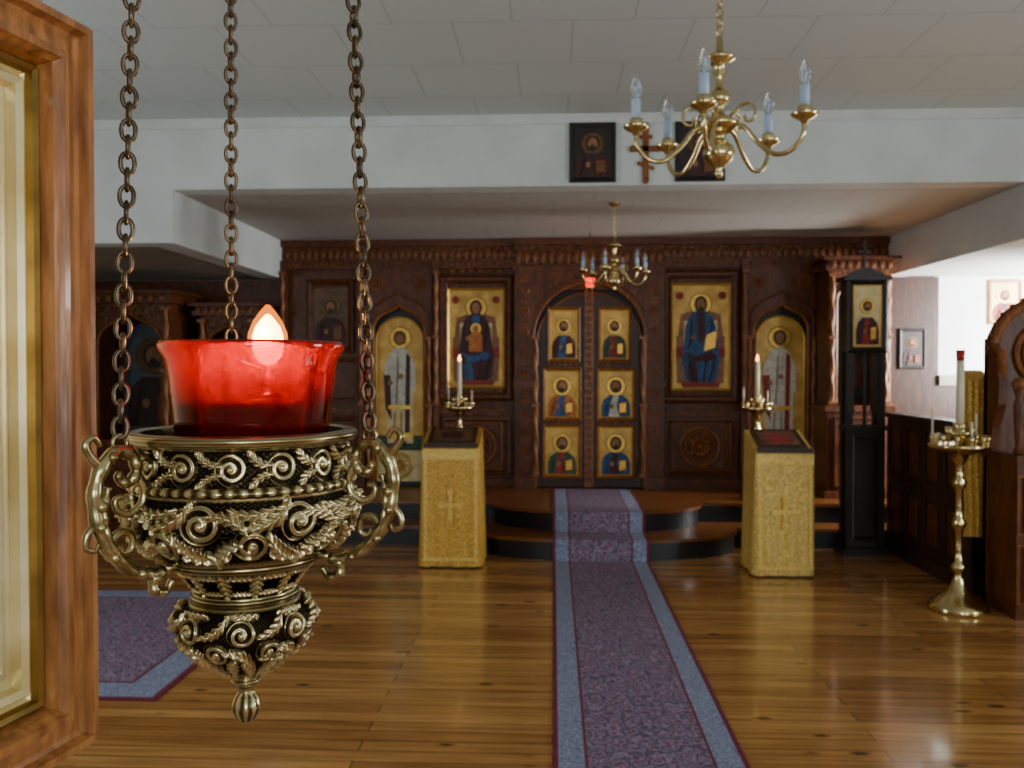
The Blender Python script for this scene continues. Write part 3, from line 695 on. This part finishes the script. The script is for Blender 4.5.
# ------------------------------------------------------------------ hanging oil lamp
def relief_brass():
    m,nt,bs=newmat('relief_brass')
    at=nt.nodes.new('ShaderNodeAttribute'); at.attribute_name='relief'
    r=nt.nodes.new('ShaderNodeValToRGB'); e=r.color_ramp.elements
    e[0].position=.18; e[0].color=L('#1d150b'); e[1].position=.82; e[1].color=L('#d6c79a')  # cavity darkness painted into low relief, together with aged brass patina
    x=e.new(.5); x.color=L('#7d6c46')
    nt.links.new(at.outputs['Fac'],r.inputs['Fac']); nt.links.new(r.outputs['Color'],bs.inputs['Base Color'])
    bs.inputs['Metallic'].default_value=.94; bs.inputs['Roughness'].default_value=.25
    return m
RB=relief_brass()
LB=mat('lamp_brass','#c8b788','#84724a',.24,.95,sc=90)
CH=mat('chain_bronze','#74624d','#4a3e31',.35,.9,sc=60)
def lamp():
    s=.5/870/.985
    loc=Vector((-.180,.50,1.4927))
    root=empty('hanging_oil_lamp',loc)
    prof=[(97,2),(104,3),(110,1),(111,-3),(108,-7),(102,-10),(100,-20),(101,-34),(104,-42),(109,-45),(110,-49),(107,-53),(110,-60),(113,-72),(111,-85),(103,-98),(92,-109),(82,-117),(76,-121),(75,-126),(70,-129),(64,-134),(56,-144),(50,-153),(51,-158),(53,-161),(51,-164),(60,-169),(68,-178),(70,-188),(66,-200),(55,-214),(40,-226),(26,-236),(15,-242),(12,-246),(15,-249),(12,-253),(8,-257),(8,-262),(12,-268),(14,-275),(13,-281),(9,-288),(6,-291),(.5,-292)]
    P=np.array([tuple(q) for q in smoothpts([(r,z,0) for r,z in prof],8)])[:,:2]
    d=np.r_[0,np.cumsum(np.hypot(*np.diff(P,axis=0).T))]; NT=460
    t=np.linspace(0,d[-1],NT); R=np.interp(t,d,P[:,0]); Z=np.interp(t,d,P[:,1])
    dR=np.gradient(R);dZ=np.gradient(Z);nl=np.hypot(dR,dZ); nR=-dZ/nl; nZ=dR/nl
    NA=960; A=np.linspace(0,2*pi,NA,endpoint=False)
    AA,TT=np.meshgrid(A,np.arange(NT)); RR=R[TT];ZZ=Z[TT]; SS=t[TT]
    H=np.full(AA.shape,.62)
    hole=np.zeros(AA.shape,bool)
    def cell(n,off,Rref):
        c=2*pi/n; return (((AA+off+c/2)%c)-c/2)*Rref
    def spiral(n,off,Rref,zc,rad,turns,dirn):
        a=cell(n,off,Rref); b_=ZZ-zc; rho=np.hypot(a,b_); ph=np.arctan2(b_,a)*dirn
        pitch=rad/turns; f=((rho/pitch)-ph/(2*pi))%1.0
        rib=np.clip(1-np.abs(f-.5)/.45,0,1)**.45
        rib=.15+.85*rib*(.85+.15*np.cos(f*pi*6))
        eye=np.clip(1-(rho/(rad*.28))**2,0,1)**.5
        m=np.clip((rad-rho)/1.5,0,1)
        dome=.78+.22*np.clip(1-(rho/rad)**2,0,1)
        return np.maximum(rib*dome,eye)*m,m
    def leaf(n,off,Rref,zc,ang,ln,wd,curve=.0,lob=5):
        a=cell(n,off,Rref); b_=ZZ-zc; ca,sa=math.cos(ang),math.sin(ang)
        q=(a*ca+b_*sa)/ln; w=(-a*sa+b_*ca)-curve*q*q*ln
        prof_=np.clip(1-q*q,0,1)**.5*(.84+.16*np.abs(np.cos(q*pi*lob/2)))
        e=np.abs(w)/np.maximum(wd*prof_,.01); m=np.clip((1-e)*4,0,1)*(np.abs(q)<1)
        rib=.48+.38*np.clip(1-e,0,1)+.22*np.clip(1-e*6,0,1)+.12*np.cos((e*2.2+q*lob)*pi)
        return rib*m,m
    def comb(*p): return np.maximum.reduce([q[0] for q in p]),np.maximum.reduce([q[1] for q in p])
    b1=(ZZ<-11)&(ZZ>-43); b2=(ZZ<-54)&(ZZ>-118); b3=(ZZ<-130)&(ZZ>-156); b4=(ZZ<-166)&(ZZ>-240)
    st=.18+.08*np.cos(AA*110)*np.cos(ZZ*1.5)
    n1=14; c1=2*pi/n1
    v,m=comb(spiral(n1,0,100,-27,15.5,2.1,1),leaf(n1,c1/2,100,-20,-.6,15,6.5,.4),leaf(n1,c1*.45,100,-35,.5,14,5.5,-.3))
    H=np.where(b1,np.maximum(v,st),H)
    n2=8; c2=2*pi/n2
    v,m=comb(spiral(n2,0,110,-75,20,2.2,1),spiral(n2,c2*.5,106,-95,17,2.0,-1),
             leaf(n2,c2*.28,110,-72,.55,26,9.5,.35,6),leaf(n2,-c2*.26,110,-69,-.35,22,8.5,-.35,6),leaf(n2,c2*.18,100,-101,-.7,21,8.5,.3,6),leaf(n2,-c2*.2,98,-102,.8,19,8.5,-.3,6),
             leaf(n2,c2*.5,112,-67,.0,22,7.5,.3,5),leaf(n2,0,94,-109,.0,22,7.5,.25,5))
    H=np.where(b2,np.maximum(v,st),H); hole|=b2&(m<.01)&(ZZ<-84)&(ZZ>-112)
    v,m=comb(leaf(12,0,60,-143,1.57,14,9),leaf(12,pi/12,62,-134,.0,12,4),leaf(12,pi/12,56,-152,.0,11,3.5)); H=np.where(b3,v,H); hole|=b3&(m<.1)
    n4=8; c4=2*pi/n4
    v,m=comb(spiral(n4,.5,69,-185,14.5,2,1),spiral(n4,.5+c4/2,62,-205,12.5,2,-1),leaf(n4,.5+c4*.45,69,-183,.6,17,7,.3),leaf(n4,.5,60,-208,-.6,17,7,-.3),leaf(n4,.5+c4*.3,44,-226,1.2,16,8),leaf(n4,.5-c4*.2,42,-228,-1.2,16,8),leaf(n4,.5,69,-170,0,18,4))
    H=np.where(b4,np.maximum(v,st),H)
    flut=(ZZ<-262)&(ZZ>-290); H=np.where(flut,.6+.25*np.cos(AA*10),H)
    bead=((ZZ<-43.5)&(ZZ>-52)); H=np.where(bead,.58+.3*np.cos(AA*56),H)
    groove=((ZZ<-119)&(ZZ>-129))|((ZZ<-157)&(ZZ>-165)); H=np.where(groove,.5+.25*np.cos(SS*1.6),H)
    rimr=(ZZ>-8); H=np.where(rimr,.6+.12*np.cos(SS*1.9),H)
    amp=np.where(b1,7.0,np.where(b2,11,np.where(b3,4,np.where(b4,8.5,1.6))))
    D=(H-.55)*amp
    RN=RR+nR[TT]*D*np.where(RR<1,0,1); ZN=ZZ+nZ[TT]*D
    VV=np.stack([RN*np.cos(AA)*s,RN*np.sin(AA)*s,ZN*s],-1).reshape(-1,3)
    i,j=np.meshgrid(np.arange(NT-1),np.arange(NA),indexing='ij'); j2=(j+1)%NA
    F=np.stack([i*NA+j,i*NA+j2,(i+1)*NA+j2,(i+1)*NA+j],-1).reshape(-1,4)
    hv=hole.reshape(-1); keep=~(hv[F].all(1)); F=F[keep]
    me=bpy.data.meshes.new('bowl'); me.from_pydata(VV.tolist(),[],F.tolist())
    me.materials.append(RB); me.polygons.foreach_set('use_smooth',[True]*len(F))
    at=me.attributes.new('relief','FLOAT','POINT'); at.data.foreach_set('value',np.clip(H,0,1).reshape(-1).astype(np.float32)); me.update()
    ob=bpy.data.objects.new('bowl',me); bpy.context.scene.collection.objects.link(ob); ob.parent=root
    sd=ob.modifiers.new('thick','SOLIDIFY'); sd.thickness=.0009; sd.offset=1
    def child(b,name): 
        o=b.build(name,origin=(0,0,0)); o.parent=root; o.location=(0,0,0); return o
    b=B()
    ANG=(236,354,116)
    for ang in ANG:
        a=math.radians(ang); ca,sa=math.cos(a),math.sin(a)
        W=lambda r,z,o=0:((ca*r*.95-sa*o)*s,(sa*r*.95+ca*o)*s,z*s)
        pts=smoothpts([W(84,-132),W(92,-142),W(103,-140),W(104,-129),W(96,-124),W(112,-122),W(132,-112),W(150,-92),W(160,-66),W(161,-40),W(153,-20),W(139,-10),W(126,-14),W(121,-27),W(128,-38),W(138,-35),W(138,-27)],6)
        n=len(pts); rad=[s*(3.0+3.8*math.sin(pi*i/(n-1))**.7+.7*math.sin(i*1.1)) for i in range(n)]
        b.tube(pts,rad,LB,10)
        for o in (-5,5):
            pts2=smoothpts([W(104,-126,o*.4),W(120,-122,o),W(136,-108,o*1.2),W(151,-86,o*1.2),W(155,-60,o),W(150,-40,o*.5)],6); b.tube(pts2,[s*(1.5+2.2*abs(math.sin(i*.9))) for i in range(len(pts2))],LB,6)
        pts=smoothpts([W(150,-92),W(140,-82),W(128,-84),W(126,-96),W(134,-100),W(138,-94)],6); b.tube(pts,[s*4.6*(1-.6*i/(len(pts)-1)) for i in range(len(pts))],LB,8)
        pts=smoothpts([W(122,-30),W(114,-44),W(116,-58),W(128,-66),W(140,-62),W(142,-52),W(134,-50)],6); b.tube(pts,[s*5*(1-.5*i/(len(pts)-1)) for i in range(len(pts))],LB,8)
        pts=smoothpts([W(153,-24),W(164,-14),W(170,-2),W(162,4),W(156,-4)],6); b.tube(pts,[s*5*(1-.5*i/(len(pts)-1)) for i in range(len(pts))],LB,8)
        pts=smoothpts([W(158,-70),W(168,-78),W(170,-90),W(162,-94),W(158,-88)],6); b.tube(pts,[s*4*(1-.5*i/(len(pts)-1)) for i in range(len(pts))],LB,8)
        for (r,z,q) in ((157,-56,6),(158,-74,5),(145,-102,5),(118,-121,5),(146,-14,5.5)):
            for o in (-4,4): b.sph(W(r,z,o),q*s,LB,8,6)
        b.tube([W(137+7*math.cos(k*pi/7),-2+7*math.sin(k*pi/7)) for k in range(14)],1.8*s,LB,6,True)
        b.tube([W(r,z) for r,z in ((104,-20),(114,-16),(124,-22))],4*s,LB,8); b.tube([W(r,z) for r,z in ((96,-124),(86,-120),(78,-122))],5*s,LB,8)
    child(b,'handles')
    for k,ang in enumerate(ANG):
        a=math.radians(ang); b=B()
        p0=(math.cos(a)*130*s,math.sin(a)*130*s,4*s); p1=(math.cos(a)*.012,math.sin(a)*.012,3.25-loc.z)
        chainmesh(b,p0,p1,9.4*s,5.9*s,2.1*s,CH,14,6); child(b,'chain_%d'%(k+1))
    b=B(); b.lathe([(0,3.245-loc.z),(.02,3.245-loc.z),(.022,3.255-loc.z),(.006,3.265-loc.z),(.006,3.285-loc.z),(.03,3.292-loc.z),(.03,3.2995-loc.z),(0,3.2995-loc.z)],(0,0,0),BRASSD,20); child(b,'ceiling_hook')
    # ruby glass
    m,nt,bs=newmat('ruby_glass'); nt.nodes.remove(bs); out=nt.nodes['Material Output']
    tr=nt.nodes.new('ShaderNodeBsdfTransparent'); tr.inputs['Color'].default_value=(.66,.016,.008,1)
    tl=nt.nodes.new('ShaderNodeBsdfTranslucent'); tl.inputs['Color'].default_value=(.9,.005,.002,1)
    df=nt.nodes.new('ShaderNodeBsdfDiffuse'); df.inputs['Color'].default_value=(.3,.003,.002,1)
    gl=nt.nodes.new('ShaderNodeBsdfGlossy'); gl.inputs['Roughness'].default_value=.04; gl.inputs['Color'].default_value=(1,.8,.75,1)
    m1=nt.nodes.new('ShaderNodeMixShader'); m1.inputs[0].default_value=.2; m2=nt.nodes.new('ShaderNodeMixShader'); m2.inputs[0].default_value=.05; m3=nt.nodes.new('ShaderNodeMixShader')
    fr=nt.nodes.new('ShaderNodeFresnel'); fr.inputs['IOR'].default_value=1.45
    nt.links.new(tr.outputs[0],m1.inputs[1]); nt.links.new(tl.outputs[0],m1.inputs[2])
    nt.links.new(m1.outputs[0],m2.inputs[1]); nt.links.new(df.outputs[0],m2.inputs[2])
    nt.links.new(fr.outputs[0],m3.inputs[0]); nt.links.new(m2.outputs[0],m3.inputs[1]); nt.links.new(gl.outputs[0],m3.inputs[2]); nt.links.new(m3.outputs[0],out.inputs['Surface'])
    g=(9*s,0,0)
    b=B(); b.lathe([(1,-44),(60,-42),(70,-20),(74,0),(77,30),(80,58),(83,72),(88,80),(90,86),(88,90),(85,89),(82,82),(78,70),(76,58),(73,30),(70,0),(64,-20),(56,-38),(1,-40)],g,m,64,s); child(b,'ruby_glass_cup')
    oil=mat('lamp_oil','#6a0c06','#560604',.05)
    b=B(); b.lathe([(1,-36),(55,-34),(69,0),(71,34),(1,34)],g,oil,48,s); child(b,'oil')
    b=B()
    b.tube(smoothpts([(-32*s,0,34*s),(-38*s,-10*s,58*s),(-30*s,-14*s,84*s),(-8*s,-8*s,74*s),(18*s,-2*s,62*s)],8),1.6*s,BRASSD,6)
    b.lathe([(0,44),(7,46),(8,52),(5,58),(2,60),(2,70),(0,71)],(24*s,0,0),BRASSD,14,s); b.lathe([(0,32),(18,33),(20,37),(8,40),(6,46),(0,46)],(24*s,0,0),BRASSD,18,s)
    child(b,'wick_float')
    b=B(); b.lathe([(0,66),(8,69),(13,76),(15.5,86),(15,96),(12,105),(7,112),(2.5,117),(0,118)],(24*s,0,0),emis('flame_core','#ffb84a',22),20,s); child(b,'flame')
    fm,nt,bs=newmat('flame_mantle'); nt.nodes.remove(bs); o=nt.nodes['Material Output']
    e1=nt.nodes.new('ShaderNodeEmission'); e1.inputs['Color'].default_value=(1,.22,.01,1); e1.inputs['Strength'].default_value=6
    t1=nt.nodes.new('ShaderNodeBsdfTransparent'); ad=nt.nodes.new('ShaderNodeMixShader'); ad.inputs[0].default_value=.18
    nt.links.new(t1.outputs[0],ad.inputs[1]); nt.links.new(e1.outputs[0],ad.inputs[2]); nt.links.new(ad.outputs[0],o.inputs['Surface'])
    b=B(); b.lathe([(0,60),(11,63),(17,73),(20,86),(19,99),(14,111),(8,120),(2,127),(0,127)],(24*s,0,0),fm,20,s); child(b,'flame_mantle')
    ld=bpy.data.lights.new('flame_light','POINT'); ld.energy=.5; ld.color=(1,.5,.18); ld.shadow_soft_size=.006
    lo=bpy.data.objects.new('flame_light',ld); bpy.context.scene.collection.objects.link(lo); lo.parent=root; lo.location=(24*s,-.016,104*s)
lamp()

# ------------------------------------------------------------------ windows and daylight
def window(name,M,w,h):
    b=B()
    b.frame(-w/2,w/2,-h/2,h/2,0,[(0,0),(0,.04),(.03,.05),(.07,.03),(.07,0)],WALL); b.box(-.02,.02,-.03,0,-h/2+.06,h/2-.06,WALL); b.box(-w/2+.06,w/2-.06,-.03,0,-.02,.02,WALL)
    o=b.build(name,origin=(0,0,0)); o.matrix_world=M
def area(name,loc,rot,sx,sy,e,c):
    ld=bpy.data.lights.new(name,'AREA'); ld.shape='RECTANGLE'; ld.size=sx; ld.size_y=sy; ld.energy=e; ld.color=c
    o=bpy.data.objects.new(name,ld); o.location=loc; o.rotation_euler=rot; bpy.context.scene.collection.objects.link(o)
R=math.radians
cool=(.87,.95,1)
for i,x in enumerate((-2.6,1.0,3.6)):
    window('window_%d'%(i+1),Matrix.Translation((x,YB+.001,1.9))@Matrix.Rotation(pi,4,'Z'),1.3,1.4)
    area('daylight_rear_%d'%(i+1),(x,YB+.08,1.9),(R(90+12),0,0),1.2,1.3,(54,68,54)[i],cool)
for i,yy in enumerate((2.0,7.6)):
    window('window_%d'%(i+4),Matrix.Translation((XR-.001,yy,1.75))@Matrix.Rotation(-pi/2,4,'Z'),1.4,1.1)
window('window_6',Matrix.Translation((XL+.001,3.0,1.85))@Matrix.Rotation(pi/2,4,'Z'),1.4,1.1)  # added, unseen window frame to go with the left fill lamp
area('daylight_side',(XR-.08,2.0,1.75),(R(90),0,R(90)),1.3,1.0,92,cool)
area('fill_left',(XL+.08,3.0,1.85),(R(90),0,R(-90)),1.3,1.0,68,cool)  # fill lamp added on the left to brighten the right soffit
area('daylight_aisle',(XR-.35,7.5,1.75),(R(90),0,R(26)),1.0,1.0,460,(.97,.98,1))
w=bpy.data.worlds.new('world'); bpy.context.scene.world=w; w.use_nodes=True
w.node_tree.nodes['Background'].inputs[0].default_value=(.6,.7,.8,1); w.node_tree.nodes['Background'].inputs[1].default_value=.3

# ------------------------------------------------------------------ camera
cd=bpy.data.cameras.new('camera'); cd.sensor_width=36; cd.lens=870*36/1024; cd.clip_start=.02
cd.dof.use_dof=True; cd.dof.focus_distance=.50; cd.dof.aperture_fstop=20
co=bpy.data.objects.new('camera',cd); co.location=(0,0,1.53); co.rotation_euler=(R(90)-math.atan(16/870),0,math.atan(41/870))
bpy.context.scene.collection.objects.link(co); bpy.context.scene.camera=co
